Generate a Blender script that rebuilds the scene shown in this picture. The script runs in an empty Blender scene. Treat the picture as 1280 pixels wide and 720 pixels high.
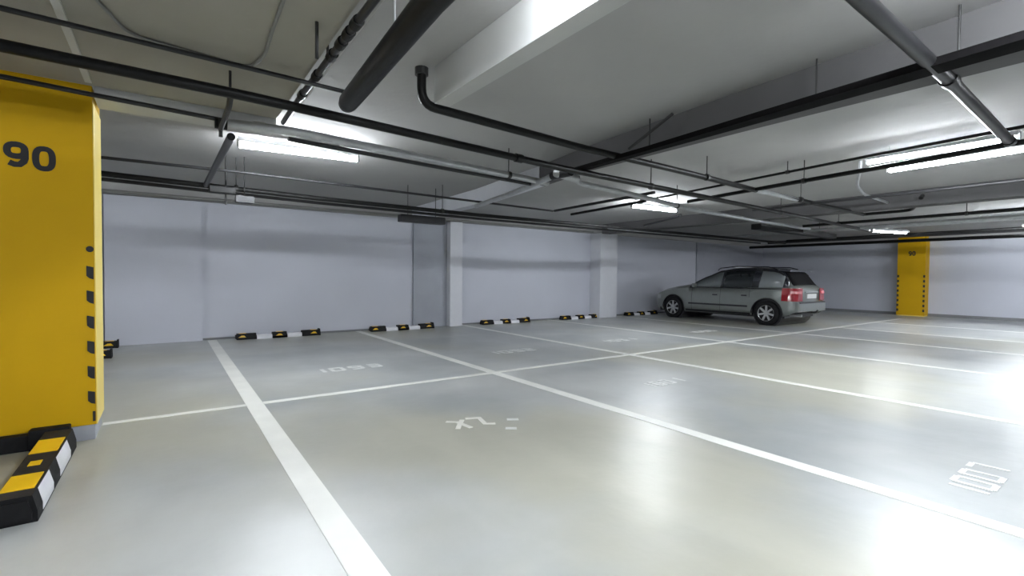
import bpy, bmesh, math, random
from mathutils import Vector, Matrix
random.seed(7)
C = bpy.context.scene.collection
PI = math.pi
SLAB = 2.635

# ------------------------------------------------------------------ materials
def nodes(name):
    m = bpy.data.materials.new(name); m.use_nodes = True
    nt = m.node_tree
    return m, nt, nt.nodes['Principled BSDF']

def plain(name, col, rough=0.5, metal=0.0, spec=0.5, coat=0.0, vary=0.0, vscale=6.0, bump=0.0, bscale=60.0):
    m, nt, p = nodes(name)
    p.inputs['Roughness'].default_value = rough
    p.inputs['Metallic'].default_value = metal
    p.inputs['Specular IOR Level'].default_value = spec
    p.inputs['Coat Weight'].default_value = coat
    co = nt.nodes.new('ShaderNodeTexCoord')
    n = nt.nodes.new('ShaderNodeTexNoise'); n.inputs['Scale'].default_value = vscale; n.inputs['Detail'].default_value = 5
    nt.links.new(co.outputs['Object'], n.inputs['Vector'])
    r = nt.nodes.new('ShaderNodeValToRGB')
    e = r.color_ramp.elements
    e[0].position = 0.3; e[1].position = 0.7
    e[0].color = (*[c*(1-vary) for c in col], 1); e[1].color = (*[min(1, c*(1+vary)) for c in col], 1)
    nt.links.new(n.outputs['Fac'], r.inputs['Fac'])
    nt.links.new(r.outputs['Color'], p.inputs['Base Color'])
    if bump:
        b = nt.nodes.new('ShaderNodeTexNoise'); b.inputs['Scale'].default_value = bscale; b.inputs['Detail'].default_value = 4
        nt.links.new(co.outputs['Object'], b.inputs['Vector'])
        bp = nt.nodes.new('ShaderNodeBump'); bp.inputs['Strength'].default_value = bump; bp.inputs['Distance'].default_value = 0.01
        nt.links.new(b.outputs['Fac'], bp.inputs['Height']); nt.links.new(bp.outputs['Normal'], p.inputs['Normal'])
    return m

def floor_mat():
    m, nt, p = nodes('sealed_concrete_floor')
    co = nt.nodes.new('ShaderNodeTexCoord')
    def noise(scale, detail=6, dist=0.0, sx=1.0, sy=1.0):
        mp = nt.nodes.new('ShaderNodeMapping'); mp.inputs['Scale'].default_value = (sx, sy, 1); mp.inputs['Location'].default_value = (31.3, 17.7, 0.37)
        nt.links.new(co.outputs['Object'], mp.inputs['Vector'])
        n = nt.nodes.new('ShaderNodeTexNoise'); n.inputs['Scale'].default_value = scale
        n.inputs['Detail'].default_value = detail; n.inputs['Distortion'].default_value = dist
        nt.links.new(mp.outputs['Vector'], n.inputs['Vector']); return n
    def blend(n, lo, hi, a, b):
        mr = nt.nodes.new('ShaderNodeMapRange'); mr.interpolation_type = 'SMOOTHSTEP'
        mr.inputs['From Min'].default_value = lo; mr.inputs['From Max'].default_value = hi
        nt.links.new(n.outputs['Fac'], mr.inputs['Value'])
        x = nt.nodes.new('ShaderNodeMix'); x.data_type = 'RGBA'
        nt.links.new(mr.outputs['Result'], x.inputs[0])
        for k, c in ((6, a), (7, b)):
            if isinstance(c, tuple): x.inputs[k].default_value = (*c, 1)
            else: nt.links.new(c, x.inputs[k])
        return x.outputs[2]
    cool = blend(noise(0.50, 5, .2, 1.0, 1.6), 0.32, 0.68, (0.325, 0.345, 0.35), (0.47, 0.48, 0.47))
    warm = blend(noise(0.31, 5), 0.44, 0.62, cool, (0.40, 0.395, 0.335))
    fine = blend(noise(1.9, 6, 0.3, 1.0, 0.5), 0.3, 0.72, (0.86, 0.86, 0.85), (1.0, 1.0, 0.99))
    mx = nt.nodes.new('ShaderNodeMix'); mx.data_type = 'RGBA'; mx.blend_type = 'MULTIPLY'; mx.inputs[0].default_value = 1
    nt.links.new(warm, mx.inputs[6]); nt.links.new(fine, mx.inputs[7])
    nt.links.new(mx.outputs[2], p.inputs['Base Color'])
    mr = nt.nodes.new('ShaderNodeMapRange'); mr.inputs['From Min'].default_value = .3; mr.inputs['From Max'].default_value = .7
    mr.inputs['To Min'].default_value = 0.31; mr.inputs['To Max'].default_value = 0.38
    nt.links.new(noise(1.4, 4).outputs['Fac'], mr.inputs['Value']); nt.links.new(mr.outputs['Result'], p.inputs['Roughness'])
    p.inputs['Specular IOR Level'].default_value = 0.6
    bn = noise(9, 5)
    bp = nt.nodes.new('ShaderNodeBump'); bp.inputs['Strength'].default_value = 0.12; bp.inputs['Distance'].default_value = 0.02
    nt.links.new(bn.outputs['Fac'], bp.inputs['Height']); nt.links.new(bp.outputs['Normal'], p.inputs['Normal'])
    return m

def emit(name, col, strength):
    m = bpy.data.materials.new(name); m.use_nodes = True
    nt = m.node_tree; nt.nodes.remove(nt.nodes['Principled BSDF'])
    e = nt.nodes.new('ShaderNodeEmission'); e.inputs['Color'].default_value = (*col, 1); e.inputs['Strength'].default_value = strength
    nt.links.new(e.outputs[0], nt.nodes['Material Output'].inputs['Surface'])
    return m

M = {
 'floor': floor_mat(),
 'wall': plain('lavender_white_wall_paint', (0.50, 0.515, 0.575), 0.75, vary=0.03, vscale=0.8, bump=0.1),
 'wall_shade': plain('shaded_wall_paint', (0.36, 0.37, 0.42), 0.75, vary=0.03),  # wall paint darkened to carry the shade near the far corner
 'mid_grey': plain('matte_mid_grey', (0.33, 0.345, 0.385), 0.8, vary=0.08, vscale=1.5, bump=0.1),
 'ceil': plain('grey_ceiling_concrete', (0.345, 0.342, 0.336), 0.85, vary=0.09, vscale=0.7, bump=0.25, bscale=14),
 'drop': plain('brownish_ceiling_concrete', (0.30, 0.285, 0.245), 0.85, vary=0.10, vscale=0.9, bump=0.2, bscale=14),
 'beam': plain('painted_beam_concrete', (0.42, 0.425, 0.42), 0.8, vary=0.05, vscale=1.5, bump=0.15, bscale=20),
 'beam_shade': plain('shaded_beam_concrete', (0.085, 0.083, 0.085), 0.85, vary=0.06, vscale=1.5, bump=0.15, bscale=20),  # beam colour darkened to carry the shade on the side faces
 'line': plain('worn_white_road_paint', (0.74, 0.74, 0.70), 0.5, vary=0.06, vscale=3, bump=0.1),
 'mark': plain('faded_white_road_paint', (0.66, 0.67, 0.65), 0.5, vary=0.10, vscale=9),
 'mark_new': plain('white_number_paint', (0.72, 0.71, 0.66), 0.5, vary=0.05, vscale=9),
 'yellow': plain('yellow_column_paint', (0.56, 0.325, 0.0), 0.6, spec=0.25, vary=0.04, vscale=2),
 'yellow_pale': plain('pale_yellow_paint', (0.85, 0.66, 0.16), 0.4, vary=0.02),  # carries lamp light on the near column's side; also the far column's foot
 'black': plain('black_marking_paint', (0.012, 0.012, 0.014), 0.5),
 'rubber': plain('black_rubber', (0.007, 0.007, 0.008), 0.7, spec=0.25, vary=0.2, vscale=20, bump=0.15),
 'stopyel': plain('yellow_reflective_patch', (0.75, 0.45, 0.01), 0.35, vary=0.04),
 'stopwhite': plain('white_reflective_patch', (0.72, 0.72, 0.76), 0.3, vary=0.05),
 'pipe_black': plain('black_painted_pipe', (0.007, 0.007, 0.007), 0.45, 0.0, 0.2, vary=0.2, vscale=10),
 'pipe_grey': plain('dark_steel_pipe', (0.024, 0.024, 0.026), 0.38, 0.2, 0.35, vary=0.15, vscale=10),
 'silver': plain('galvanised_steel', (0.42, 0.43, 0.44), 0.38, 0.6, 0.5, vary=0.1, vscale=12),
 'conduit': plain('grey_conduit', (0.20, 0.20, 0.19), 0.5, 0.2, vary=0.1),
 'strip_white': plain('white_strip_paint', (0.50, 0.50, 0.48), 0.6, vary=0.04),  # also paints the lamp highlight beside the dark jointed pipe
 'rod': plain('zinc_hanger_rod', (0.45, 0.46, 0.47), 0.4, 0.4),
 'rod_dark': plain('dark_hanger_rod', (0.03, 0.03, 0.03), 0.5, 0.3),
 'housing': plain('white_lamp_housing', (0.70, 0.72, 0.74), 0.4),
 'cap': plain('grey_lamp_end_cap', (0.35, 0.36, 0.37), 0.5),
 'tube': emit('fluorescent_tube', (0.90, 0.95, 1.0), 56.0),
 'matte_black': plain('matte_black_metal', (0.006, 0.0055, 0.006), 0.85, 0.0, 0.08, vary=0.2, vscale=10),
 'column_white': plain('white_column_paint', (0.60, 0.61, 0.65), 0.7, vary=0.02),
 'tube_dim': emit('dim_fluorescent_tube', (0.92, 0.95, 1.0), 20.0),  # weaker emission for the low distant lamp
 'base': plain('grey_skirting_paint', (0.17, 0.175, 0.185), 0.6, vary=0.05),
 'paint': plain('silver_green_car_paint', (0.22, 0.235, 0.225), 0.32, 0.5, 0.5, coat=0.8, vary=0.03),
 'car_black': plain('black_car_trim', (0.010, 0.010, 0.013), 0.35, 0.0, 0.5, coat=0.3),
 'car_roof': plain('dark_car_roof', (0.018, 0.02, 0.028), 0.25, 0.3, 0.5, coat=0.8),  # reflected dark ceiling put into the roof colour; black pillars and spoiler share it
 'glass': plain('tinted_car_glass', (0.02, 0.024, 0.027), 0.06, 0.0, 0.6, coat=0.2),
 'glass_dark': plain('dark_rear_glass', (0.006, 0.006, 0.007), 0.6, 0.0, 0.05),
 'glass_reflect': plain('front_glass_reflection', (0.13, 0.145, 0.15), 0.08, 0.0, 0.9),  # reflections on the front side windows put into the base colour
 'glass_light': plain('pale_quarter_glass', (0.22, 0.24, 0.25), 0.08, 0.1, 0.9),
 'red': plain('red_tail_light_lens', (0.30, 0.006, 0.014), 0.15, 0.0, 0.6, coat=0.6),
 'redlight': plain('pale_red_lens', (0.65, 0.16, 0.17), 0.15, 0.0, 0.6, coat=0.6),
 'lens': plain('headlight_lens', (0.45, 0.47, 0.48), 0.12, 0.2, 0.7, coat=0.7),
 'alloy': plain('silver_alloy', (0.55, 0.56, 0.57), 0.28, 0.7, 0.5),
 'plate': plain('number_plate_white', (0.6, 0.6, 0.6), 0.4),
}

# ------------------------------------------------------------------ mesh helpers
def obj(name, bm, mat, parent=None, smooth=False, loc=None):
    bmesh.ops.recalc_face_normals(bm, faces=bm.faces)
    me = bpy.data.meshes.new(name); bm.to_mesh(me); bm.free()
    if mat: me.materials.append(M[mat] if isinstance(mat, str) else mat)
    if smooth:
        for p in me.polygons: p.use_smooth = True
        try: me.set_sharp_from_angle(angle=math.radians(38))
        except Exception: pass
    o = bpy.data.objects.new(name, me); C.objects.link(o)
    if parent: o.parent = parent
    if loc: o.location = loc
    return o

def empty(name, loc=(0, 0, 0), rz=0):
    o = bpy.data.objects.new(name, None); C.objects.link(o)
    o.location = loc; o.rotation_euler = (0, 0, rz); o.empty_display_size = 0.1
    return o

def tag(o, label, cat, group=None, kind=None):
    o['label'] = label; o['category'] = cat
    if group: o['group'] = group
    if kind: o['kind'] = kind
    return o

def struct(o):
    o['kind'] = 'structure'; return o

def box(bm, x0, x1, y0, y1, z0, z1, bev=0.0):
    t = bmesh.new()
    bmesh.ops.create_cube(t, size=1)
    for v in t.verts:
        v.co = Vector(((x0+x1)/2 + v.co.x*(x1-x0), (y0+y1)/2 + v.co.y*(y1-y0), (z0+z1)/2 + v.co.z*(z1-z0)))
    if bev: bmesh.ops.bevel(t, geom=list(t.edges), offset=bev, segments=2, affect='EDGES', profile=0.6)
    join(bm, t)
    return bm

def join(bm, t, mtx=None):
    if mtx: bmesh.ops.transform(t, matrix=mtx, verts=t.verts)
    me = bpy.data.meshes.new('tmp'); t.to_mesh(me); t.free(); bm.from_mesh(me); bpy.data.meshes.remove(me)

def B(*a, bev=0.0):
    return box(bmesh.new(), *a, bev=bev)

def prism(bm, poly, z0, z1):
    lo = [bm.verts.new((x, y, z0)) for x, y in poly]; hi = [bm.verts.new((x, y, z1)) for x, y in poly]
    n = len(poly)
    bm.faces.new(lo[::-1]); bm.faces.new(hi)
    for i in range(n): bm.faces.new((lo[i], lo[(i+1) % n], hi[(i+1) % n], hi[i]))
    return bm

def rounded(pts, rad=0.08, n=6):
    pts = [Vector(p) for p in pts]
    out = [pts[0]]
    for i in range(1, len(pts)-1):
        a, b, c = pts[i-1], pts[i], pts[i+1]
        r = min(rad, (a-b).length*0.45, (c-b).length*0.45)
        p0 = b + (a-b).normalized()*r; p1 = b + (c-b).normalized()*r
        for k in range(n+1):
            t = k/n
            out.append(p0*(1-t)**2 + b*2*t*(1-t) + p1*t**2)
    out.append(pts[-1])
    return out

def tube(bm, pts, r, seg=12, rad=0.0, cap=True, radii=None):
    pts = rounded(pts, rad) if rad and len(pts) > 2 else [Vector(p) for p in pts]
    rings = []; prev = None
    for i, p in enumerate(pts):
        d = (pts[min(i+1, len(pts)-1)] - pts[max(i-1, 0)]).normalized()
        if prev is None:
            up = Vector((0, 0, 1)) if abs(d.z) < 0.9 else Vector((1, 0, 0))
            u = d.cross(up).normalized()
        else:
            u = (prev - d*prev.dot(d)).normalized()
        prev = u; v = d.cross(u)
        rr = radii[i] if radii else r
        rings.append([bm.verts.new(p + (u*math.cos(2*PI*k/seg) + v*math.sin(2*PI*k/seg))*rr) for k in range(seg)])
    for a, b in zip(rings, rings[1:]):
        for k in range(seg): bm.faces.new((a[k], a[(k+1) % seg], b[(k+1) % seg], b[k]))
    if cap: bm.faces.new(rings[0][::-1]); bm.faces.new(rings[-1])
    return bm

def T(*a, **k): return tube(bmesh.new(), *a, **k)

def ribbon(bm, pts, w, plane='xy', at=0.0, th=0.003, closed=False):
    """flat painted stroke of width w in a plane (floor or column face), th thick"""
    P = [Vector(p) for p in pts]; n = len(P)
    L = []; R = []
    for i in range(n):
        if closed: d = (P[(i+1) % n] - P[i-1]).normalized()
        else: d = (P[min(i+1, n-1)] - P[max(i-1, 0)]).normalized()
        q = Vector((-d.y, d.x))*w/2
        L.append(P[i]+q); R.append(P[i]-q)
    def mk(p, o):
        return bm.verts.new((p.x, p.y, at+o)) if plane == 'xy' else (bm.verts.new((p.x, at-o, p.y)) if plane == 'xz' else bm.verts.new((at-o, p.x, p.y)))
    lt = [mk(p, th) for p in L]; rt = [mk(p, th) for p in R]; lb = [mk(p, 0) for p in L]; rb = [mk(p, 0) for p in R]
    m = n if closed else n-1
    for i in range(m):
        j = (i+1) % n
        bm.faces.new((lt[i], lt[j], rt[j], rt[i])); bm.faces.new((lb[i], rb[i], rb[j], lb[j]))
        bm.faces.new((lt[i], lb[i], lb[j], lt[j])); bm.faces.new((rt[i], rt[j], rb[j], rb[i]))
    if not closed:
        bm.faces.new((lt[0], rt[0], rb[0], lb[0])); bm.faces.new((lt[-1], lb[-1], rb[-1], rt[-1]))
    return bm

def copy_tree(o, parent=None):
    c = o.copy(); C.objects.link(c); c.parent = parent
    for k in ('label', 'category', 'group'):
        pass
    for ch in [x for x in list(bpy.data.objects) if x.parent == o]:
        copy_tree(ch, c)
    return c

# ------------------------------------------------------------------ room shell
X0, X1, Y0, Y1 = -7.0, 19.7, -7.0, 9.93
fl = struct(obj('floor', B(X0-.2, X1+.2, Y0-.2, Y1+.2, -0.2, 0.0), 'floor'))
struct(obj('ceiling', B(X0-.2, X1+.2, Y0-.2, Y1+.2, SLAB, SLAB+.25), 'ceil'))
struct(obj('wall_back', B(X0, X1, Y1, Y1+.2, 0, SLAB), 'wall'))
struct(obj('wall_right', B(X1, X1+.2, Y0, Y1, 0, SLAB), 'wall'))
struct(obj('wall_left', B(X0-.2, X0, Y0, Y1, 0, SLAB), 'wall'))
struct(obj('wall_front', B(X0, X1, Y0-.2, Y0, 0, SLAB), 'wall'))
struct(obj('baseboard_right', B(X1-.025, X1, Y0, Y1-.03, 0, 0.09), 'base'))
bb = bmesh.new()
for a, b in ((0.5, 4.42), (5.57, 9.9), (10.6, X1-.03)):
    box(bb, a, b, Y1-.012, Y1, 0, 0.035)
struct(obj('baseboard_back', bb, 'base'))
# slightly proud wall pier at the left and its joint
struct(obj('trim_1', B(-0.80, 0.49, Y1-.07, Y1, 0, 2.40), 'wall'))
struct(obj('trim_2', B(X0, -0.82, Y1-.05, Y1, 0, 2.40), 'wall'))
# grey edge beam along the back wall, above the painted wall
struct(obj('trim_3', B(X0, X1, Y1-.14, Y1, 2.41, SLAB), 'ceil'))
struct(obj('trim_4', B(X1-.14, X1, Y0, Y1-.15, 2.41, SLAB), 'ceil'))
# thin upright pipe-like joint strip on the back wall behind the car
struct(obj('trim_5', B(15.07, 15.15, Y1-.04, Y1, 0, 2.40, bev=.008), 'mid_grey'))
struct(obj('trim_shade', B(15.16, X1-.001, Y1-.008, Y1, 0.0, 2.40), 'wall_shade'))  # thin sheet over the wall, shade painted by its darker colour
# lower ceiling slab at the left
dropc = struct(obj('ceiling_lower', B(X0, 0.745, -2.5, 4.41, 2.455, SLAB), 'drop'))
# low beam running off the yellow column towards the lamp
tag(obj('ceiling_beam', B(-0.40, 0.745, 4.41, 4.69, 2.378, SLAB), 'beam'),
    'short cream-grey concrete beam running right from the top of the large yellow column', 'beam')
tag(obj('ceiling_beam', B(1.54, 1.66, -3.5, 3.10, 2.38, SLAB, bev=.004), 'beam'),
    'brightly lit white concrete beam ending by the bent black pipe, top centre', 'beam')
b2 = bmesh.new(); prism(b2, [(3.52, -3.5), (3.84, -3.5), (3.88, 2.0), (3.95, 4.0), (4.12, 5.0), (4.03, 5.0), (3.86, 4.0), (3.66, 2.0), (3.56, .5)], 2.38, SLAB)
tag(obj('ceiling_beam', b2, 'beam_shade'), 'long concrete beam painted shade-dark, crossing above the black cable tray, upper right', 'beam')
b2 = bmesh.new(); prism(b2, [(4.035, 5.02), (4.125, 5.02), (4.45, 7.0), (4.60, 9.78), (4.34, 9.78), (4.26, 7.0)], 2.38, SLAB)  # same beam continued; the lamp light on it is painted as white
tag(obj('ceiling_beam', b2, 'column_white'), 'lamp-lit end of the dark beam painted white, between the silver pipe tee and the back wall', 'beam')
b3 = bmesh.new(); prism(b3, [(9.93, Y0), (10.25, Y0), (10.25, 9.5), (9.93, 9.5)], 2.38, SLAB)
tag(obj('ceiling_beam', b3, 'beam_shade'), 'shade-toned grey beam far right running back to the wide wall column', 'beam')

# painted lines and numbers: marks of the floor
def line(poly, mat='line', name='lane_line', top=0.003):
    bm = bmesh.new(); prism(bm, poly, 0.0005, top)
    o = obj(name, bm, mat, fl)
    return o
def yline(x, w, y0, y1): return line([(x-w/2, y0), (x+w/2, y0), (x+w/2, y1), (x-w/2, y1)])
yline(0.630, 0.135, -2.0, 9.84)
for x in (3.20, 5.65, 8.32, 10.88, 13.12): yline(x, 0.115 if x < 5 else 0.10, -2.0 if x < 13 else -2.0, 9.90 if x < 13 else 4.8)
yline(15.6, .10, -2.0, 4.8)
line([(-0.41, 4.775), (0.56, 4.775), (0.56, 4.845), (-0.41, 4.845)], top=.0042)
line([(0.70, 4.765), (17.6, 4.765), (17.6, 4.850), (0.70, 4.850)], top=.0042)
# foreshortened bay numbers
nb = bmesh.new()
for (p, w) in [([(1.80, 3.39), (1.87, 3.33), (1.89, 3.15)], .038), ([(1.79, 3.18), (1.85, 3.26), (1.93, 3.36)], .038),
               ([(1.97, 3.375), (2.085, 3.325)], .036), ([(2.075, 3.34), (2.03, 3.17), (2.10, 3.13)], .036)]:
    ribbon(nb, p, w, at=0.0005, th=.003 + .0006*len(nb.verts)/8)
obj('bay_number', nb, 'mark_new', fl)['label'] = 'clear white painted bay number strokes'
nb = bmesh.new()
for p in [[(2.24, 3.17), (2.32, 3.12)], [(2.10, 2.99), (2.17, 2.94)]]:
    ribbon(nb, p, .05, at=0.0005)
obj('bay_number', nb, 'mark', fl)
def digit(bm, ch, x, y, w, h, st):
    """block digits, readable from the aisle"""
    seg = {'a': [(0, 1), (1, 1)], 'b': [(1, 1), (1, .5)], 'c': [(1, .5), (1, 0)], 'd': [(0, 0), (1, 0)], 'e': [(0, 0), (0, .5)], 'f': [(0, .5), (0, 1)], 'g': [(0, .5), (1, .5)]}
    m = {'0': 'abcdef', '1': 'bc', '7': 'abc', '9': 'abcdfg', '8': 'abcdefg', '3': 'abcdg', '6': 'acdefg', '2': 'abged'}
    for q, s in enumerate(m[ch]):
        ribbon(bm, [(x + px*w, y + py*h) for px, py in seg[s]], st, at=0.0005, th=.002+.0005*q)
for xs, word in ((1.40, '1093'), (3.92, '1092'), (6.35, '1091'), (9.00, '1090')):
    nb = bmesh.new()
    for k, ch in enumerate(word):
        digit(nb, ch, xs + k*0.23, 5.93, 0.13, 0.20, 0.045)
    obj('bay_number', nb, 'mark', fl)
nb = bmesh.new()
for k, ch in enumerate('1007'):
    digit(nb, ch, 3.53 + k*0.18, 0.575, 0.11, 0.17, 0.030)
obj('bay_number', nb, 'mark', fl)
nb = bmesh.new()
for k, ch in enumerate('1001'):
    digit(nb, ch, 4.15 + k*0.17, 3.24, 0.10, 0.17, 0.035)
obj('bay_number', nb, 'mark', fl)

# ------------------------------------------------------------------ columns
def glyph9(bm, x, z, w, h, st, at, plane='xz', flip=1):
    loop = []
    cx, cz, rx, rz = x+w/2, z+h*0.66, w/2-st/2, h*0.34-st/2
    for k in range(20):
        a = 2*PI*k/20
        loop.append((cx+flip*rx*math.copysign(abs(math.cos(a))**.8, math.cos(a)), cz+rz*math.copysign(abs(math.sin(a))**.8, math.sin(a))))
    ribbon(bm, loop, st, plane, at, closed=True)
    tail = [(cx+flip*rx, cz+rz*.1), (cx+flip*rx, z+h*.38), (cx+flip*rx*.85, z+st*1.1), (cx+flip*rx*.4, z+st*.55), (cx-flip*rx*.2, z+st*.5), (cx-flip*rx*.8, z+st*.8)]
    ribbon(bm, tail, st, plane, at+0.0002)
def glyph0(bm, x, z, w, h, st, at, plane='xz'):
    cx, cz, rx, rz = x+w/2, z+h/2, w/2-st/2, h/2-st/2
    loop = []
    for k in range(24):
        a = 2*PI*k/24
        loop.append((cx+rx*math.copysign(abs(math.cos(a))**.75, math.cos(a)), cz+rz*math.copysign(abs(math.sin(a))**.75, math.sin(a))))
    ribbon(bm, loop, st, plane, at, closed=True)

col = empty('concrete_column', (-0.96, 4.635, 0))
def rel(bm, o):
    bmesh.ops.translate(bm, vec=-Vector(o.location), verts=bm.verts); return bm
obj('shaft', rel(B(-1.50, -0.41, 4.41, 4.86, 0.105, 2.455, bev=.006), col), 'yellow', col)
obj('base_band', rel(B(-1.49, -0.418, 4.418, 4.855, 0.0, 0.104), col), 'mid_grey', col)['label'] = 'unpainted grey column foot'
obj('lit_side', rel(B(-0.410, -0.404, 4.415, 4.855, 0.105, 2.34, bev=.002), col), 'yellow_pale', col)  # side face of the shaft with the lamp light painted in
gb = bmesh.new(); glyph9(gb, -0.845, 1.845, 0.118, 0.165, 0.036, 4.4095); glyph0(gb, -0.712, 1.835, 0.115, 0.165, 0.034, 4.4095)
obj('column_number', rel(gb, col), 'black', col)['label'] = 'black painted number 90'
dotz = [1.17-.0, 1.0, .825, .65, .475, .30]
for k, z in enumerate(dotz):
    s = bmesh.new()
    vs = [(-0.452, z+.045), (-0.414, z+.035), (-0.414, z-.05), (-0.436, z-.042), (-0.452, z-.025)]
    f = [s.verts.new((x, 4.407, zz)) for x, zz in vs]; g = [s.verts.new((x, 4.4098, zz)) for x, zz in vs]
    s.faces.new(f); s.faces.new(g[::-1])
    for i in range(5): s.faces.new((f[i], f[(i+1) % 5], g[(i+1) % 5], g[i]))
    obj('warning_mark', rel(s, col), 'black', col)
s = bmesh.new(); t = bmesh.new(); bmesh.ops.create_cone(t, cap_ends=True, segments=18, radius1=.021, radius2=.021, depth=.003)
join(s, t, Matrix.Translation((-0.432, 4.4083, 1.33)) @ Matrix.Rotation(PI/2, 4, 'X')); obj('warning_mark', rel(s, col), 'black', col)
s = B(-0.428, -0.413, 4.4065, 4.4098, .13, .20); obj('warning_mark', rel(s, col), 'black', col)
rb = B(-1.50, -0.56, 4.35, 4.4175, 0, .105, bev=.008); box(rb, -0.74, -0.54, 4.33, 4.4175, 0, .135, bev=.01)
obj('rubber_kerb', rel(rb, col), 'rubber', col)
tag(col, 'large yellow column at left edge with black number 90', 'column')

fc = empty('concrete_column', (19.4, 5.05, 0))
obj('shaft', rel(B(19.28, 19.69, 4.66, 5.37, 0.03, 2.60, bev=.006), fc), 'yellow', fc)
obj('base_band', rel(B(19.29, 19.674, 4.67, 5.36, 0, .03), fc), 'yellow_pale', fc)
gb = bmesh.new()
# number reads from the aisle (the face looks towards -X, so y runs leftwards)
def yz(bmf): 
    bmf_m = Matrix(((0, -0, 0, 0), (0, 0, 0, 0), (0, 0, 0, 0), (0, 0, 0, 1)))
    return bmf
t = bmesh.new(); glyph9(t, 0.0, 0.0, 0.085, 0.15, 0.030, 0.0); glyph0(t, 0.095, 0.0, 0.085, 0.15, 0.030, 0.0)
join(gb, t, Matrix.Translation((19.2795, 5.09, 1.92)) @ Matrix.Rotation(-PI/2, 4, 'Z'))
obj('column_number', rel(gb, fc), 'black', fc)
for yy in (4.675, 5.335):
    for k in range(8):
        z = 1.27 - k*.155
        obj('warning_mark', rel(B(19.276, 19.2805, yy-.022, yy+.03, z-.04, z+.04), fc), 'black', fc)
tag(fc, 'small distant yellow column standing against the right wall', 'column')

c1 = empty('wall_column', (5.42, 9.84, 0))
obj('shaft', rel(B(5.25, 5.57, 9.72, 9.929, 0, 2.40, bev=.008), c1), 'column_white', c1)
obj('grey_panel', rel(B(4.42, 5.248, 9.88, 9.929, 0, 2.40, bev=.004), c1), 'mid_grey', c1)  # flat darker sheet on the wall left of the shaft
tag(c1, 'narrow white wall column with a dark grey panel to its left, between parking bays', 'column')
c2 = empty('wall_column', (10.24, 9.74, 0))
sh = B(9.90, 10.60, 9.52, 9.929, 0, 2.40, bev=.02)
obj('shaft', rel(sh, c2), 'column_white', c2)
tag(c2, 'wide white wall column with rounded corners, left of the parked car', 'column')

# ------------------------------------------------------------------ wheel stops
def make_stop(L=1.42, w=0.15, h=0.105):
    r = empty('wheel_stop')
    prof = [(-w/2, 0), (w/2, 0), (w/2, .035), (w/2-.030, h), (-w/2+.030, h), (-w/2, .035)]
    def seg(x0, x1, off=0.0, only=None):
        bm = bmesh.new()
        pr = [(a + (off if a > 0 else -off), b + (off if b > .02 else 0)) for a, b in prof]
        A = [bm.verts.new((x0, a, b)) for a, b in pr]; D = [bm.verts.new((x1, a, b)) for a, b in pr]
        bm.faces.new(A); bm.faces.new(D[::-1])
        for i in range(6): bm.faces.new((A[i], A[(i+1) % 6], D[(i+1) % 6], D[i]))
        return bm
    h0 = h; lowp = [(-w/2, 0), (w/2, 0), (w/2, .03), (w/2-.022, .066), (-w/2+.022, .066), (-w/2, .03)]
    full = list(prof)
    body = seg(-L/2, -.385*L/1.42); join(body, seg(-.12*L/1.42, .12*L/1.42)); join(body, seg(.385*L/1.42, L/2))
    prof[:] = lowp; join(body, seg(-.39, .39))
    bmesh.ops.bevel(body, geom=[e for e in body.edges if abs((e.verts[0].co.x-e.verts[1].co.x)) < 1e-5 and abs(e.verts[0].co.x) > L/2-.01], offset=.02, segments=2, affect='EDGES')
    obj('rubber_body', body, 'rubber', r)
    # white side reflectors between the black thirds
    for a in (-0.39, 0.116):
        obj('white_reflector', seg((a+.012)*L/1.42, (a+.262)*L/1.42, 0.004), 'stopwhite', r)
    # yellow top patches
    for a in (-0.60, 0.0, 0.60):
        b = bmesh.new(); box(b, a*L/1.42-.055, a*L/1.42+.055, -w/2+.045, w/2-.045, h-.004, h+.005, bev=.002)
        # slanted yellow bar on each side face
        for s in (-1, 1):
            q = [(a*L/1.42-.07, s*(w/2-.0035), .040), (a*L/1.42+.05, s*(w/2-.0035), .040), (a*L/1.42+.02, s*(w/2-.016), .072), (a*L/1.42-.02, s*(w/2-.016), .072)]
            o = [b.verts.new((x, y+s*.004, z+.002)) for x, y, z in q]; i = [b.verts.new((x, y-s*.004, z-.002)) for x, y, z in q]
            b.faces.new(o); b.faces.new(i[::-1])
            for k in range(4): b.faces.new((o[k], o[(k+1) % 4], i[(k+1) % 4], i[k]))
        obj('yellow_patch', b, 'stopyel', r)
    return r
stop = make_stop()
stops = [((1.68, 9.70), 0, 'whole wheel stop at the back wall just right of the widest white line'),
         ((4.08, 9.68), 0, 'wheel stop in front of the grey panel left of the narrow column'),
         ((6.78, 9.70), 0, 'black, yellow and white wheel stop just right of the narrow white wall column'),
         ((9.30, 9.70), 0, 'black, yellow and white wheel stop just left of the wide white wall column'),
         ((11.90, 9.72), 0, 'wheel stop by the wall in front of the nose of the parked car'),
         ((-1.33, 9.66), 0, 'wheel stop by the wall seen just past the big yellow column, farthest of three'),
         ((-1.33, 8.55), 0, 'wheel stop end just past the big yellow column, middle of three'),
         ((-1.32, 7.15), 0, 'wheel stop end just past the big yellow column, nearest of three')]
for i, (p, rz, lab) in enumerate(stops):
    o = stop if i == 0 else copy_tree(stop)
    o.location = (p[0], p[1], 0); o.rotation_euler = (0, 0, rz)
    tag(o, lab, 'wheel stop', 'wheel stops along the back wall')
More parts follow.
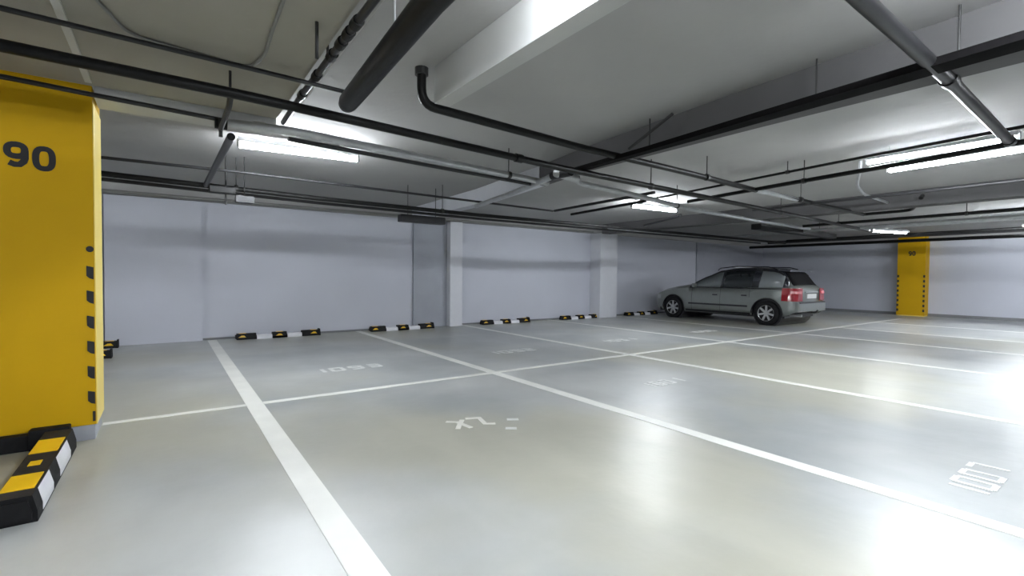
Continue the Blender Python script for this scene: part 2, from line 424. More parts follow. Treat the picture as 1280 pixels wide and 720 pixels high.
# the near stop by the big yellow column is a different, chunkier make
ns = empty('wheel_stop', (-0.585, 3.70, 0))
def nseg(y0, y1, w, h, off=0.0, bev=0.0):
    bm = bmesh.new()
    pr = [(-w/2-off, 0), (w/2+off, 0), (w/2+off, .05), (w/2-.018+off, h+off), (-w/2+.018-off, h+off), (-w/2-off, .05)]
    A = [bm.verts.new((a, y0, b)) for a, b in pr]; D = [bm.verts.new((a, y1, b)) for a, b in pr]
    bm.faces.new(A); bm.faces.new(D[::-1])
    for i in range(6): bm.faces.new((A[i], A[(i+1) % 6], D[(i+1) % 6], D[i]))
    return bm
bd = nseg(-.62, .60, .17, .128)
bmesh.ops.bevel(bd, geom=[e for e in bd.edges if abs(e.verts[0].co.y-e.verts[1].co.y) < 1e-5], offset=.018, segments=2, affect='EDGES')
obj('rubber_body', bd, 'rubber', ns)
for y0, y1 in ((-.50, -.27), (.10, .38)):
    obj('yellow_patch', B(-.064, .058, y0, y1, .124, .1315, bev=.002), 'stopyel', ns)
obj('yellow_patch', B(-.03, .02, -.13, -.05, .124, .1315, bev=.002), 'stopyel', ns)
for y0, y1 in ((-.49, -.22), (-.02, .34)):
    q = [(.0868, y0, .012), (.0868, y1, .012), (.0868, y1, .05), (.0685, y1, .122), (.0685, y0, .122), (.0868, y0, .05)]
    bm = bmesh.new(); a = [bm.verts.new(p) for p in q]; b = [bm.verts.new((p[0]-.006, p[1], p[2])) for p in q]
    bm.faces.new((a[0], a[1], a[2], a[5])); bm.faces.new((a[5], a[2], a[3], a[4]))
    for k in range(6): bm.faces.new((a[k], b[k], b[(k+1) % 6], a[(k+1) % 6]))
    obj('white_reflector', bm, 'stopwhite', ns)
tag(ns, 'chunky black and yellow wheel stop in the lower left foreground by the big yellow column', 'wheel stop')

# ------------------------------------------------------------------ pipes, trays, hangers
def rods(parent, spots, r=.006, mat='rod_dark', clamp=None):
    for (x, y, z) in spots:
        bm = T([(x, y, z), (x, y, SLAB+.003)], r, seg=8)
        obj('hanger_rod', bm, mat, parent)
        if clamp:
            axis, cr = clamp
            d = Vector(axis).normalized()*.02
            obj('clamp', T([Vector((x, y, z-cr+.004))-d, Vector((x, y, z-cr+.004))+d], cr+.008, seg=14), mat, parent)

def lerp_spots(p, q, xs, r, axis=0):
    out = []
    for x in xs:
        t = (x-p[axis])/(q[axis]-p[axis])
        out.append(tuple(p[i]+(q[i]-p[i])*t + (r-.004 if i == 2 else 0) for i in range(3)))
    return out

def pipe(pts, r, mat, label, cat='pipe', rad=0.10, name='ceiling_pipe', seg=14, hang=None, couplings=None, rodmat='rod_dark', group=None):
    o = obj(name, T(pts, r, rad=rad, seg=seg), mat, smooth=True)
    tag(o, label, cat, group)
    if hang:
        a, b, xs, ax = hang
        dirv = Vector(b)-Vector(a)
        rods(o, lerp_spots(a, b, xs, r, ax), mat=rodmat, clamp=(dirv, r))
    for (c, d) in (couplings or []):
        d = Vector(d).normalized()*.04; c = Vector(c)
        obj('coupling', T([c-d, c+d], r*1.25, seg=seg), mat, o, smooth=True)
    return o

pipe([(-3.0, 3.18, 2.39), (-0.62, 3.22, 2.39), (0.62, 3.27, 2.39), (0.99, 3.29, 2.39)], .014, 'pipe_grey', 'thin dark pipe highest at the upper left, above the thick black pipe', rad=0,
     hang=((-3.0, 3.18, 2.39), (0.99, 3.29, 2.39), (-1.9,), 0))
pipe([(-3.0, 3.42, 2.30), (-0.67, 3.47, 2.30), (0.47, 3.50, 2.30), (3.36, 3.80, 2.30), (5.47, 3.89, 2.30), (13.2, 4.26, 2.30)], .033, 'pipe_black',
     'long thick black pipe running from the upper left across the whole ceiling', rad=.3,
     hang=((3.36, 3.80, 2.30), (13.2, 4.26, 2.30), (4.9, 8.6), 0), couplings=[((2.75, 3.735, 2.30), (1, .1, 0))])
pipe([(-3.0, 3.98, 2.33), (-0.8, 4.12, 2.33), (-0.38, 4.18, 2.33), (0.34, 4.26, 2.33)], .016, 'pipe_grey', 'thin dark pipe crossing in front of the top of the big yellow column', rad=.3)
# hanger bracket on the thick pipe where the thin one ends
hb = obj('pipe_bracket', T([(0.335, 3.50, 2.30), (0.335, 3.62, 2.25), (0.335, 4.22, 2.25)], .018, seg=10, rad=.05), 'rod_dark'); 
obj('clamp', T([(0.30, 4.262, 2.30), (0.38, 4.262, 2.30)], .040, seg=14), 'pipe_black', hb, smooth=True)
obj('bolt', T([(0.335, 4.215, 2.19), (0.335, 4.215, 2.33)], .014, seg=8), 'rod_dark', hb)
obj('hanger_rod', T([(0.335, 3.55, 2.27), (0.335, 3.55, 2.457)], .008, seg=8), 'rod_dark', hb)
tag(hb, 'black pipe bracket hanging at the left end of the silver pipe near the big lamp', 'bracket')
pipe([(0.385, 4.33, 2.33), (0.84, 4.24, 2.33), (2.35, 4.43, 2.33), (3.85, 4.62, 2.33)], .036, 'silver', 'silver pipe running from the bracket past the long lamp to the tee', rad=.2,
     hang=((2.35, 4.43, 2.33), (3.85, 4.62, 2.33), (3.2,), 0), couplings=[((0.60, 4.29, 2.33), (1, -.2, 0))])
pipe([(0.84, 4.42, 2.31), (2.35, 4.60, 2.31), (3.70, 4.74, 2.31)], .020, 'pipe_grey', 'thin dark tube painting the shaded underside of the silver pipe by the long lamp', rad=.2)  # added to stand for the silver pipe's shaded underside
# suspended duct
du = bmesh.new()
pts = [(0.86, -1.4, 2.30), (0.89, 1.82, 2.30), (0.975, 3.20, 2.30), (0.98, 3.27, 2.30), (0.982, 3.31, 2.30)]
tube(du, pts, .062, seg=20, radii=[.062, .062, .062, .052, .025])
dd = obj('suspended_duct', du, 'pipe_black', smooth=True)
for y, x in ((0.4, .875), (2.30, .925)): obj('hanger_rod', T([(x, y, 2.35), (x, y, SLAB+.003)], .006, seg=8), 'rod', dd)
tag(dd, 'thick dark round duct with a tapered end pointing down left, top centre-left', 'duct')
# dark pipe with couplings along the edge of the lower ceiling
cp = obj('ceiling_pipe', T([(0.775, -1.5, 2.42), (0.775, 3.6, 2.42), (0.79, 4.36, 2.42)], .021, seg=12), 'pipe_grey', smooth=True)
tag(cp, 'dark jointed pipe along the edge of the lower brown ceiling, upper left', 'pipe')
for y in (1.6, 2.42, 2.55, 2.68, 2.86, 3.2, 3.6):
    obj('coupling', T([(0.775, y-.035, 2.42), (0.775, y+.035, 2.42)], .029, seg=12), 'pipe_black', cp, smooth=True)
obj('hanger_rod', T([(0.775, 2.95, 2.44), (0.775, 2.95, SLAB+.003)], .008, seg=8), 'rod_dark', cp)
obj('hanger_rod', T([(0.63, 2.6, 2.27), (0.63, 2.6, 2.457)], .009, seg=8), 'rod_dark', cp)
obj('white_strip', B(.803, .822, -1.5, 4.36, 2.43, 2.47), 'strip_white', cp)  # white strip painting the lamp highlight along the pipe
# surface conduit and white strip under the lower ceiling
st = obj('white_strip', B(-0.435, -0.40, -2.0, 4.30, 2.438, 2.4552), 'strip_white'); tag(st, 'white straight strip on the lower ceiling above the big yellow column', 'strip')
lp = obj('surface_conduit', T([(-0.34, 2.3, 2.444), (-0.27, 2.95, 2.444), (-0.16, 3.31, 2.444), (0.13, 3.36, 2.444), (0.43, 3.40, 2.444), (0.475, 3.15, 2.444), (0.46, 2.85, 2.444), (0.44, 2.0, 2.444)], .009, rad=.09, seg=8), 'conduit', smooth=True)
tag(lp, 'thin grey cable loop with rounded corners on the lower ceiling', 'conduit')
# bent main pipe
em = pipe([(1.475, 3.17, SLAB+.002), (1.475, 3.17, 2.38), (3.12, 3.31, 2.38), (4.72, 3.35, 2.38), (6.61, 3.44, 2.38), (10.6, 3.49, 2.38)], .033, 'pipe_black',
     'black pipe dropping from the ceiling at the white beam end, then bending right', rad=.12,
     hang=((4.72, 3.35, 2.38), (10.6, 3.49, 2.38), (5.3, 7.9), 0))
obj('flange', T([(1.475, 3.17, SLAB-.05), (1.475, 3.17, SLAB)], .048, seg=14), 'rod_dark', em)
obj('lit_sleeve', T([(6.60, 3.44, 2.38), (7.85, 3.457, 2.38)], .0345, seg=12), 'silver', em, smooth=True)['label'] = 'lamp-lit length of the pipe, light painted as pale metal'  # pale tube painting the lamp-lit stretch of the black pipe
pipe([(2.0, 0.82, 2.37), (2.44, 0.83, 2.37), (3.83, 0.84, 2.37), (5.93, 0.89, 2.37)], .037, 'pipe_grey', 'thick dark steel pipe crossing the upper right corner down to the twin lamps', rad=0,
     couplings=[((3.83, 0.84, 2.37), (1, 0, 0)), ((5.9, .89, 2.37), (1, 0, 0))])
pipe([(6.02, 0.80, 2.50), (6.05, 1.04, 2.50), (6.18, 2.04, 2.50), (6.46, 3.78, 2.50), (6.70, 5.2, 2.50)], .016, 'pipe_black', 'thin black pipe along the upper left side of the twin lamps', rad=0,
     hang=((6.18, 2.04, 2.50), (6.46, 3.78, 2.50), (2.9,), 1))
pipe([(6.05, -1.0, 2.38), (6.09, 0.94, 2.38), (6.24, 1.67, 2.38), (6.50, 3.23, 2.38), (6.76, 4.61, 2.38)], .026, 'pipe_black', 'black pipe running in front of the twin lamps towards the back', rad=0,
     hang=((6.24, 1.67, 2.38), (6.50, 3.23, 2.38), (2.75,), 1))
# tee and silver branches
te = obj('pipe_tee', T([(3.56, 3.88, 2.31), (3.56, 4.18, 2.31)], .052, seg=16), 'pipe_grey', smooth=True)
tube_b = T([(3.50, 4.05, 2.31), (3.90, 4.14, 2.31)], .046, seg=16); obj('socket', tube_b, 'silver', te, smooth=True)
tag(te, 'dark pipe tee where the silver pipes meet under the black pipe', 'pipe fitting')
pipe([(3.56, 4.12, 2.31), (3.88, 5.43, 2.31), (4.12, 6.75, 2.31)], .036, 'silver', 'silver pipe running from the tee back along the lit beam side', rad=0)
pipe([(3.86, 4.13, 2.31), (4.11, 4.31, 2.31), (5.26, 4.45, 2.31), (7.12, 4.80, 2.31), (9.96, 4.95, 2.31), (12.0, 5.0, 2.31)], .034, 'silver', 'long silver pipe running right from the tee past the middle lamp', rad=.2,
     hang=((5.26, 4.45, 2.31), (7.12, 4.80, 2.31), (6.6,), 0))
pipe([(5.85, 4.56, 2.42), (6.02, 7.0, 2.42)], .024, 'pipe_grey', 'short dark pipe left of the middle lamp, farther of a parallel pair', rad=0)
pipe([(6.14, 4.95, 2.37), (6.36, 6.9, 2.37)], .024, 'pipe_black', 'short dark pipe left of the middle lamp, nearer of a parallel pair', rad=0)
# pipes along the back
pipe([(-2.5, 7.0, 2.275), (-0.57, 7.0, 2.265), (1.73, 7.0, 2.22), (4.35, 7.0, 2.20), (8.51, 7.0, 2.22), (14.16, 7.0, 2.235), (15.2, 7.0, 2.235)], .032, 'pipe_black', 'long straight black pipe hung in front of the back wall', rad=0,
     hang=((-0.57, 7.0, 2.265), (4.35, 7.0, 2.20), (0.72, 3.63), 0))
pipe([(-2.5, 7.22, 2.245), (-0.57, 7.22, 2.235), (1.73, 7.22, 2.19), (4.35, 7.22, 2.17), (8.51, 7.22, 2.18), (14.16, 7.22, 2.195)], .022, 'pipe_grey', 'thinner grey pipe just below and behind the long black back pipe', rad=0)
pipe([(-2.5, 6.57, 2.36), (-0.53, 6.55, 2.36), (0.70, 6.47, 2.36), (3.54, 6.60, 2.36), (5.73, 6.71, 2.36)], .017, 'pipe_grey', 'thin dark pipe above the long black back pipe, left half', rad=0)
pipe([(-2.5, 9.72, 2.435), (9.8, 9.72, 2.435)], .024, 'conduit', 'thin grey pipe tight against the top of the back wall', rad=0)
pipe([(0.42, 4.40, 2.25), (0.395, 6.98, 2.25)], .030, 'pipe_grey', 'grey slanting pipe left of the long lamp, from bracket to back pipe', rad=0)
o = obj('hanger_rod', T([(0.60, 6.92, SLAB+.002), (0.60, 6.92, 2.02)], .010, seg=8), 'rod_dark'); tag(o, 'long dark hanger rod hanging over the left corner of the back wall', 'hanger rod')
# junction boxes on the back pipes
jb = obj('junction_box', B(0.42, 0.70, 6.84, 6.96, 2.15, 2.235, bev=.01), 'pipe_black'); tag(jb, 'long black junction box under the back pipe left of the long lamp', 'box')
jb2 = obj('junction_box', prism(bmesh.new(), [(0.70, 6.84), (0.90, 6.84), (0.90, 6.96), (0.70, 6.96)], 2.06, 2.14), 'conduit'); obj('hanger_rod', T([(0.80, 6.90, 2.13), (0.80, 6.90, SLAB+.003)], .006, seg=8), 'rod_dark', jb2); jb2.data.materials[0] = M['pipe_grey']; tag(jb2, 'small grey box hanging right of the black junction box', 'box')
jb3 = obj('valve_box', B(3.05, 3.85, 7.30, 7.45, 2.03, 2.15, bev=.015), 'pipe_grey'); tag(jb3, 'long dark grey box under the back pipe left of the narrow wall column', 'box')
for x in (3.2, 3.7): obj('hanger_rod', T([(x, 7.38, 2.14), (x, 7.38, SLAB+.003)], .006, seg=8), 'rod_dark', jb3)
# black cable tray under the dark beam
ct = bmesh.new()
poly = [(3.26, -3.0), (3.46, -3.0), (3.53, .5), (3.62, 1.8), (3.71, 3.2), (3.76, 4.0), (3.68, 4.0), (3.60, 2.9), (3.49, 1.8), (3.37, .5)]
prism(ct, poly, 2.335, 2.378)
tr = obj('cable_tray', ct, 'matte_black'); tag(tr, 'long black cable tray hung under the dark beam, upper right', 'cable tray')
for (x, y) in ((3.44, .72), (3.53, 1.45), (3.64, 2.9)): obj('hanger_rod', T([(x, y, 2.36), (x, y, SLAB+.003)], .006, seg=8), 'rod_dark', tr)
obj('diagonal_brace', T([(3.53, 3.05, 2.37), (3.60, 2.62, 2.60)], .014, seg=8), 'rod_dark', tr)
# right-hand cluster
pipe([(7.0, 2.35, SLAB+.002), (7.0, 2.35, 2.55), (7.81, 2.66, 2.47), (8.71, 2.87, 2.47), (10.9, 2.97, 2.47)], .020, 'silver', 'curved pale conduit dropping behind the twin lamps, right side', rad=.25)
pipe([(9.75, 2.42, 2.50), (11.1, 2.90, 2.44), (10.6, 3.46, 2.38)], .028, 'pipe_black', 'short black elbow pipe where the curved conduit ends', rad=.2)
pipe([(8.2, -1.0, 2.36), (8.35, 4.4, 2.36)], .022, 'pipe_grey', 'dark pipe running to the back, third from the right edge', rad=0)
pipe([(11.2, -1.0, 2.33), (11.45, 4.9, 2.33)], .030, 'pipe_black', 'black pipe running back under the grey beam at far right', rad=0,
     hang=((11.2, -1.0, 2.33), (11.45, 4.9, 2.33), (2.2, 4.2), 1))
pipe([(12.4, -1.0, 2.33), (12.7, 6.5, 2.33)], .034, 'silver', 'silver pipe running back at far right above the floor glow', rad=0)
pipe([(15.0, -1.0, 2.30), (15.3, 7.0, 2.30)], .040, 'pipe_black', 'black pipe crossing near the top of the distant yellow column', rad=0)
pipe([(16.0, -1.0, 2.34), (16.2, 8.0, 2.34)], .045, 'pipe_grey', 'dark steel pipe farthest to the right, close to the right wall', rad=0)
pipe([(17.3, -1.0, 2.28), (17.3, 9.2, 2.28)], .045, 'pipe_black', 'black pipe along the right wall, passing in front of the yellow column top', rad=0)
pipe([(13.9, -1.0, 2.42), (14.0, 8.6, 2.42)], .035, 'silver', 'silver pipe between black pipes near the far right lamp', rad=0)
pipe([(8.9, 8.3, 2.36), (17.2, 8.3, 2.36)], .035, 'silver', 'silver pipe above the parked car near the back wall', rad=0)
pipe([(8.4, 5.9, 2.42), (9.4, 7.6, 2.42)], .03, 'pipe_grey', 'short dark pipe right of the middle lamp', rad=0)
dk = obj('air_duct', B(10.6, 14.6, 5.4, 5.62, 2.25, 2.37, bev=.015), 'pipe_black'); tag(dk, 'flat black air duct above the parked car', 'duct')
for x in (11.2, 13.8): obj('hanger_rod', T([(x, 5.51, 2.36), (x, 5.51, SLAB+.003)], .008, seg=8), 'rod_dark', dk)

# ------------------------------------------------------------------ fluorescent lamps
def make_lamp(refl=False, rod=.138, tubemat='tube'):
    r = empty('ceiling_lamp')
    L = 1.2
    h = bmesh.new()
    pr = [(-.026, .075), (.026, .075), (.034, .050), (.032, .026), (.018, .020), (-.018, .020), (-.032, .026), (-.034, .050)]
    if refl: pr = [(-.03, .06), (.03, .06), (.085, 0.008), (.078, 0.002), (.028, .034), (-.028, .034), (-.078, 0.002), (-.085, .008)]
    A = [h.verts.new((-L/2, a, b)) for a, b in pr]; D = [h.verts.new((L/2, a, b)) for a, b in pr]
    for i in range(8): h.faces.new((A[i], A[(i+1) % 8], D[(i+1) % 8], D[i]))
    h.faces.new(A); h.faces.new(D[::-1])
    obj('reflector' if refl else 'batten_body', h, 'housing', r)
    for s in (-1, 1):
        obj('end_cap', box(bmesh.new(), s*L/2-.012, s*L/2+.012, -.032, .032, -.035, .05, bev=.004), 'cap', r)
    obj('fluorescent_tube', T([(-L/2+.012, 0, -.012), (L/2-.012, 0, -.012)], .022, seg=14), tubemat, r, smooth=True)
    for s in (-.4, .4):
        obj('hanger_rod', T([(s, 0, .055), (s, 0, rod)], .005, seg=8), 'rod', r)
    return r
lamp = make_lamp(); lamp_refl = make_lamp(True); lamp_low = make_lamp(True, .295, 'tube_dim')
lamps = [((1.20, 5.62, 2.50), -.1, 'long fluorescent lamp lit at upper left, above the back pipes'),
         ((7.64, 5.95, 2.50), -.08, 'small bright fluorescent lamp in the middle of the ceiling'),
         ((6.44, 1.50, 2.50), PI/2-.03, 'lit fluorescent lamp at the right edge, left one of the twin pair'),
         ((7.08, 1.50, 2.50), PI/2-.10, 'lit fluorescent lamp at the right edge, right one of the twin pair'),
         ((14.20, 1.95, 2.50), PI/2-.1, 'distant lit lamp touching the right edge of the picture'),
         ((14.4, 4.19, 2.34), -.3, 'distant lit lamp just left of the far yellow column'),
         ((1.20, 1.10, 2.46), PI/2, 'fluorescent lamp beside the white beam, above the picture'),
         ((-3.6, 1.2, 2.30), PI/2, 'added fill lamp under the lower ceiling, out of view left'),  # unseen fixtures added for brightness, from here to the list end
         ((1.2, -3.6, 2.50), 0, 'added fill lamp behind the viewer, left one'),
         ((7.2, -3.6, 2.50), 0, 'added fill lamp behind the viewer, middle one'),
         ((13.6, -3.2, 2.50), 0, 'added fill lamp behind the viewer, right one'),
         ((-3.6, 6.8, 2.50), 0, 'added fill lamp hidden behind the big yellow column'),
         ((2.55, -0.05, 2.50), PI/2, 'added fill lamp above the viewer, between the two long beams'),
         ((17.2, 1.7, 2.50), PI/2, 'added fill lamp just past the right edge near the right wall'),
         ((14.8, 0.1, 2.50), 0, 'added fill lamp past the right edge, farthest one'),
         ((9.4, -1.3, 2.50), PI/2, 'added fill lamp past the right edge, right of the twin lamps')]
for i, (p, rz, lab) in enumerate(lamps):
    o = lamp if i == 0 else (lamp_refl if i == 2 else (lamp_low if i == 5 else copy_tree(lamp if i in (1, 6, 12) else lamp_refl)))
    o.location = p; o.rotation_euler = (0, 0, rz)
    tag(o, lab, 'lamp', 'fluorescent ceiling lamps')

# ------------------------------------------------------------------ the parked car (local frame: forward +Y)
car = empty('car', (12.88, 7.40, 0))
tag(car, 'silver-grey estate car with reflection-dark painted roof and red tail lights parked nose to the wall', 'car')
RW, FW, WR = -1.45, 1.24, 0.305
def interp(tab, y):
    for (a, va), (b, vb) in zip(tab, tab[1:]):
        if a <= y <= b:
            t = (y-a)/(b-a); t = t*t*(3-2*t)*.35 + t*.65
            return va + (vb-va)*t
    return tab[0][1] if y < tab[0][0] else tab[-1][1]
WID = [(-2.10, .70), (-2.05, .78), (-1.95, .835), (-1.6, .87), (0, .885), (1.3, .87), (1.65, .82), (1.85, .74), (2.0, .62), (2.10, .45)]
TOP = [(-2.10, .84), (-2.06, .93), (-1.98, 1.00), (-1.72, 1.35), (-1.5, 1.405), (-1.0, 1.44), (-.5, 1.435), (-.1, 1.38), (.25, 1.24), (.78, .985), (1.1, .94), (1.5, .86), (1.85, .74), (2.0, .64), (2.10, .52)]
BELT = [(-2.10, .82), (-2.06, .90), (-1.98, .95), (-1.2, .93), (0, .90), (.70, .885), (.78, .89), (1.1, .86), (1.5, .79), (1.85, .68), (2.0, .59), (2.10, .48)]
BOT = [(-2.10, .36), (-1.95, .28), (-1.8, .24), (1.7, .20), (1.95, .22), (2.10, .30)]
def zbot(y):
    z = interp(BOT, y)
    for c in (RW, FW):
        d = abs(y-c); R = .365
        if d < R: z = max(z, .30 + math.sqrt(R*R-d*d)*1.0)
    return z
def xside(w, z):
    x = w
    if z < .34: x -= (.34-z)*.35
    if z > .62: x -= (z-.62)**1.5*.28
    return x
ys = sorted(set([round(-2.10+i*.03, 3) for i in range(141)] + [-2.08, -2.03, 2.09]))
NV = 9
def section(y):
    w = interp(WID, y); zt = interp(TOP, y); zs = min(interp(BELT, y), zt-.02); zb = min(zbot(y), zs-.02)
    pts = []
    for k in range(6):
        z = zb + (zs-zb)*k/5
        pts.append((xside(w, z), z))
    xs = pts[-1][0]
    rise = zt-zs
    xr = xs - .05 - min(.16, rise*.34)
    pts.append((xr, zt-min(.045, rise*.5)))
    pts.append((xr-.07, zt-min(.012, rise*.2)))
    pts.append((xr*.5, zt+.012)); pts.append((0, zt+.018))
    return pts
secs = [section(y) for y in ys]
NP = len(secs[0])
buckets = {k: bmesh.new() for k in ('body', 'roof', 'side_window', 'rear_side_window', 'quarter_window', 'windscreen', 'rear_window')}
sides = {}
def region(y, k):
    if k <= 4: return 'body'
    zt = interp(TOP, y)
    if k == 5:
        if y > .72 or y < -1.92: return 'body'
        if -.27 < y < -.20 or -1.12 < y < -1.04: return 'roof'
        if -.20 < y < .60: return 'side_window'
        if -1.04 <= y <= -.27: return 'rear_side_window'
        if -1.80 < y < -1.22: return 'quarter_window'
        return 'roof'
    if k in (6,):
        return 'roof' if y < .74 and y > -1.90 else 'body'
    if .0 < y < .76: return 'windscreen'
    if -1.98 < y < -1.70: return 'rear_window'
    if y >= .76 or y <= -1.98: return 'body'
    return 'roof'
for s in (-1, 1):
    for i in range(len(ys)-1):
        ym = (ys[i]+ys[i+1])/2
        for k in range(NP-1):
            r = region(ym, k)
            bm = buckets[r]
            q = [(s*secs[i][k][0], ys[i], secs[i][k][1]), (s*secs[i+1][k][0], ys[i+1], secs[i+1][k][1]),
                 (s*secs[i+1][k+1][0], ys[i+1], secs[i+1][k+1][1]), (s*secs[i][k+1][0], ys[i][0] if False else ys[i], secs[i][k+1][1])]
            if r in ('side_window', 'rear_side_window', 'quarter_window'): bm = sides.setdefault((r, s), bmesh.new())
            bm.faces.new([bm.verts.new(p) for p in q])
for idx, y in ((0, ys[0]), (-1, ys[-1])):
    sec = secs[idx]; bm = buckets['body']
    for k in range(NP-1):
        bm.faces.new([bm.verts.new(p) for p in ((-sec[k][0], y, sec[k][1]), (sec[k][0], y, sec[k][1]), (sec[k+1][0], y, sec[k+1][1]), (-sec[k+1][0], y, sec[k+1][1]))] if k < NP-2 else
                     [bm.verts.new(p) for p in ((-sec[k][0], y, sec[k][1]), (sec[k][0], y, sec[k][1]), (0, y, sec[k+1][1]))])
def fin(bm): bmesh.ops.remove_doubles(bm, verts=bm.verts, dist=.0005); return bm
def solid(o, th, off=-1):
    m = o.modifiers.new('thickness', 'SOLIDIFY'); m.thickness = th; m.offset = off; return o
solid(obj('body', fin(buckets['body']), 'paint', car, smooth=True), .012)
solid(obj('roof', fin(buckets['roof']), 'car_roof', car, smooth=True), .012)
solid(obj('windscreen', fin(buckets['windscreen']), 'glass', car, smooth=True), .006)
solid(obj('rear_window', fin(buckets['rear_window']), 'glass_dark', car, smooth=True), .006)
for (r, s), bm in sides.items():
    solid(obj('side_window' if r != 'quarter_window' else 'quarter_window', fin(bm), 'glass_light' if r == 'quarter_window' else ('glass_reflect' if r == 'side_window' else 'glass'), car, smooth=True), .006)
obj('interior', B(-.70, .70, -1.6, .9, .25, .86), 'car_black', car)
# seats seen through the glass
for x in (-.38, .38):
    for y in (-.15, -.95):
        obj('seat', B(x-.22, x+.22, y-.08, y+.06, .80, 1.12, bev=.03), 'car_black', car)
obj('underbody', B(-.78, .78, -1.85, 1.75, .19, .30, bev=.02), 'car_black', car)
# wheel arch linings
for c in (RW, FW):
    bm = bmesh.new()
    t = T([(-.80, c, .31), (.80, c, .31)], .36, seg=28); join(bm, t)
    obj('wheel_arch', bm, 'car_black', car)
# arch lips
for c in (RW, FW):
    for s in (-1, 1):
        pts = []
        for k in range(21):
            a = PI*k/20
            y = c + .372*math.cos(a); z = .295 + .372*math.sin(a)
            pts.append((s*(xside(interp(WID, y), z)+.002), y, z))
        obj('arch_trim', T(pts, .014, seg=6), 'car_black', car)
def make_wheel(x, y, s):
    w = empty('wheel', (0, 0, 0)); w.parent = car; w.location = (x, y, WR)
    def lathe(prof, seg=36):
        bm = bmesh.new(); rings = []
        for (px, r) in prof:
            rings.append([bm.verts.new((s*px, r*math.cos(2*PI*k/seg), r*math.sin(2*PI*k/seg))) for k in range(seg)])
        for a, b in zip(rings, rings[1:]):
            for k in range(seg): bm.faces.new((a[k], a[(k+1) % seg], b[(k+1) % seg], b[k]))
        return bm
    obj('tyre', lathe([(-.10, .19), (-.10, .27), (-.08, .298), (-.04, .305), (.04, .305), (.08, .298), (.10, .27), (.102, .225), (.09, .203), (.06, .20)]), 'rubber', w, smooth=True)
    obj('rim', lathe([(.092, .208), (.098, .20), (.085, .19), (.02, .18), (.01, .05), (.01, .0)]), 'pipe_grey', w, smooth=True)
    bm = bmesh.new()
    for k in range(7):
        a = 2*PI*k/7
        t = bmesh.new(); box(t, .045, .082, -.024, .024, .03, .198, bev=.006)
        join(bm, t, Matrix.Rotation(a, 4, 'X') if s > 0 else Matrix.Scale(-1, 4, (1, 0, 0)) @ Matrix.Rotation(a, 4, 'X'))
    t = T([(s*.03, 0, 0), (s*.088, 0, 0)], .045, seg=16); join(bm, t)
    t = lathe([(.088, .206), (.096, .200), (.088, .188)]); join(bm, t)
    obj('spokes', bm, 'alloy', w, smooth=True)
for y in (RW, FW):
    for s in (-1, 1): make_wheel(s*.785, y, s)
# tail lights wrap the rear corners
def plan_patch(s, ya, yb, xin, z0, z1, off, mat, name, th=.012):
    pts = []
    n = 10
    for k in range(n+1):
        y = ya + (yb-ya)*k/n
        pts.append((interp(WID, y), y))
    pts.append((xin, yb-.0))
    bm = bmesh.new(); rows = []
    for zf in (z0, (z0+z1)/2, z1):
        row = []
        for j, (x, y) in enumerate(pts):
            xx = xside(x, zf) if j < len(pts)-1 else x
            tp = -.02*(1 if j >= n-1 else 0)
            row.append(Vector((s*(xx+off), y-off*(1 if j >= n-2 else 0), zf)))
        rows.append(row)
    vr = [[bm.verts.new(p) for p in r] for r in rows]
    for a, b in zip(vr, vr[1:]):
        for j in range(len(pts)-1): bm.faces.new((a[j], a[j+1], b[j+1], b[j]))
    o = obj(name, bm, mat, car); solid(o, th, 0); return o
for s in (-1, 1):
    plan_patch(s, -1.80, -2.10, .46, .62, .93, .012, 'red', 'tail_light')
    plan_patch(s, -1.99, -2.10, .52, .80, .86, .022, 'redlight', 'reflector')
    plan_patch(s, 1.72, 2.04, .52, .54, .66, .008, 'lens', 'headlight')
# rear details
obj('rear_bumper', B(-.74, .74, -2.155, -2.02, .36, .60, bev=.03), 'paint', car)
obj('bumper_strip', B(-.70, .70, -2.165, -2.10, .565, .60, bev=.006), 'car_black', car)
obj('number_plate', B(-.26, .26, -2.125, -2.098, .68, .79, bev=.003), 'plate', car)
obj('tailgate_handle', B(-.34, .34, -2.135, -2.098, .82, .85, bev=.006), 'alloy', car)
sp = bmesh.new()
v = [(-.60, -1.62, 1.395), (.60, -1.62, 1.395), (.56, -1.86, 1.375), (-.56, -1.86, 1.375)]
a = [sp.verts.new(p) for p in v]; b = [sp.verts.new((p[0], p[1], p[2]-.045)) for p in v]
sp.faces.new(a); sp.faces.new(b[::-1])
for i in range(4): sp.faces.new((a[i], a[(i+1) % 4], b[(i+1) % 4], b[i]))
obj('spoiler', sp, 'car_roof', car)
obj('exhaust', T([(-.50, -2.12, .27), (-.50, -1.75, .27)], .03), 'alloy', car, smooth=True)
obj('tow_bar', T([(0, -1.8, .36), (0, -2.22, .34), (0, -2.27, .40)], .022, rad=.04), 'car_black', car, smooth=True)
# roof rails
for s in (-1, 1):
    obj('roof_rail', T([(s*.56, .02, 1.37), (s*.575, -.05, 1.43), (s*.58, -.5, 1.475), (s*.58, -1.35, 1.455), (s*.57, -1.55, 1.40)], .013, rad=.05, seg=8), 'car_black', car, smooth=True)
obj('roof_vent', B(-.34, .34, -.42, -.28, 1.43, 1.495, bev=.01), 'alloy', car)
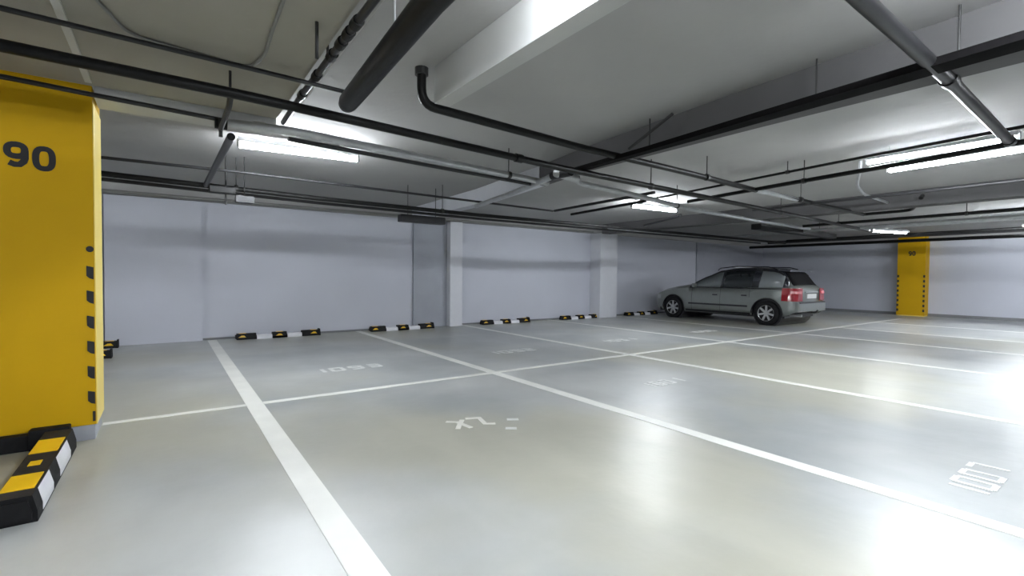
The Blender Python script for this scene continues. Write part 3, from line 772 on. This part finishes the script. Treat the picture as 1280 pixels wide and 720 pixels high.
# doors: seams, handles, lower moulding, mirrors
def side_strip(ya, yb, z, h, off, mat, name, n=12):
    for s in (-1, 1):
        bm = bmesh.new()
        lo = []; hi = []
        for k in range(n+1):
            y = ya+(yb-ya)*k/n; w = interp(WID, y)
            lo.append((s*(xside(w, z)+off), y, z)); hi.append((s*(xside(w, z+h)+off), y, z+h))
        L = [bm.verts.new(p) for p in lo]; H = [bm.verts.new(p) for p in hi]
        for k in range(n): bm.faces.new((L[k], L[k+1], H[k+1], H[k]))
        solid(obj(name, bm, mat, car), .008, 0)
def seam(y, z0, z1):
    for s in (-1, 1):
        pts = [(s*(xside(interp(WID, y), z0+(z1-z0)*k/8)+.0005), y, z0+(z1-z0)*k/8) for k in range(9)]
        obj('door_seam', T(pts, .004, seg=5), 'car_black', car)
seam(.62, .27, .88); seam(-.235, .25, .90); seam(-1.02, .68, .92)
side_strip(-1.04, .82, .235, .05, .004, 'car_black', 'sill_trim')
side_strip(-.98, .72, .43, .045, .006, 'car_black', 'side_moulding')
side_strip(-.16, -.02, .70, .030, .016, 'car_black', 'door_handle', 4)
side_strip(-.96, -.82, .71, .030, .016, 'car_black', 'door_handle', 4)
side_strip(-1.9, .70, .895, .022, .004, 'car_black', 'belt_trim', 24)
for s in (-1, 1):
    obj('wing_mirror', B(s*.90-.07, s*.90+.07, .48, .57, .90, 1.01, bev=.025), 'paint', car)
for s in (-1, 1):
    pts = [(s*(sec[6][0]+.004), y, sec[6][1]-.012) for y, sec in zip(ys, secs) if -1.78 < y < .62][::3]
    obj('window_frame', T(pts, .022, seg=6), 'car_black', car, smooth=True)
obj('grille', B(-.38, .38, 2.06, 2.115, .42, .52, bev=.01), 'car_black', car)

# ------------------------------------------------------------------ world, camera, view
w = bpy.data.worlds.new('garage_world'); bpy.context.scene.world = w; w.use_nodes = True
w.node_tree.nodes['Background'].inputs[0].default_value = (0.02, 0.02, 0.02, 1)
w.node_tree.nodes['Background'].inputs[1].default_value = 0.2
yaw, pitch, roll = math.radians(35.7176), math.radians(-1.4388), math.radians(0.5020)
F = Vector((math.sin(yaw)*math.cos(pitch), math.cos(yaw)*math.cos(pitch), math.sin(pitch)))
R = Vector((math.cos(yaw), -math.sin(yaw), 0)); U = R.cross(F)
R2 = R*math.cos(roll)+U*math.sin(roll); U2 = -R*math.sin(roll)+U*math.cos(roll)
cam = bpy.data.cameras.new('camera'); co = bpy.data.objects.new('camera', cam); C.objects.link(co)
co.matrix_world = Matrix(((R2.x, U2.x, -F.x, 0), (R2.y, U2.y, -F.y, 0), (R2.z, U2.z, -F.z, 1.17), (0, 0, 0, 1)))
cam.sensor_width = 36; cam.lens = 36*599.91/1280; cam.clip_start = .02; cam.clip_end = 200
bpy.context.scene.camera = co
vs = bpy.context.scene.view_settings
vs.view_transform = 'Standard'; vs.look = 'None'; vs.gamma = 1; vs.use_curve_mapping = False; vs.exposure = 2.35
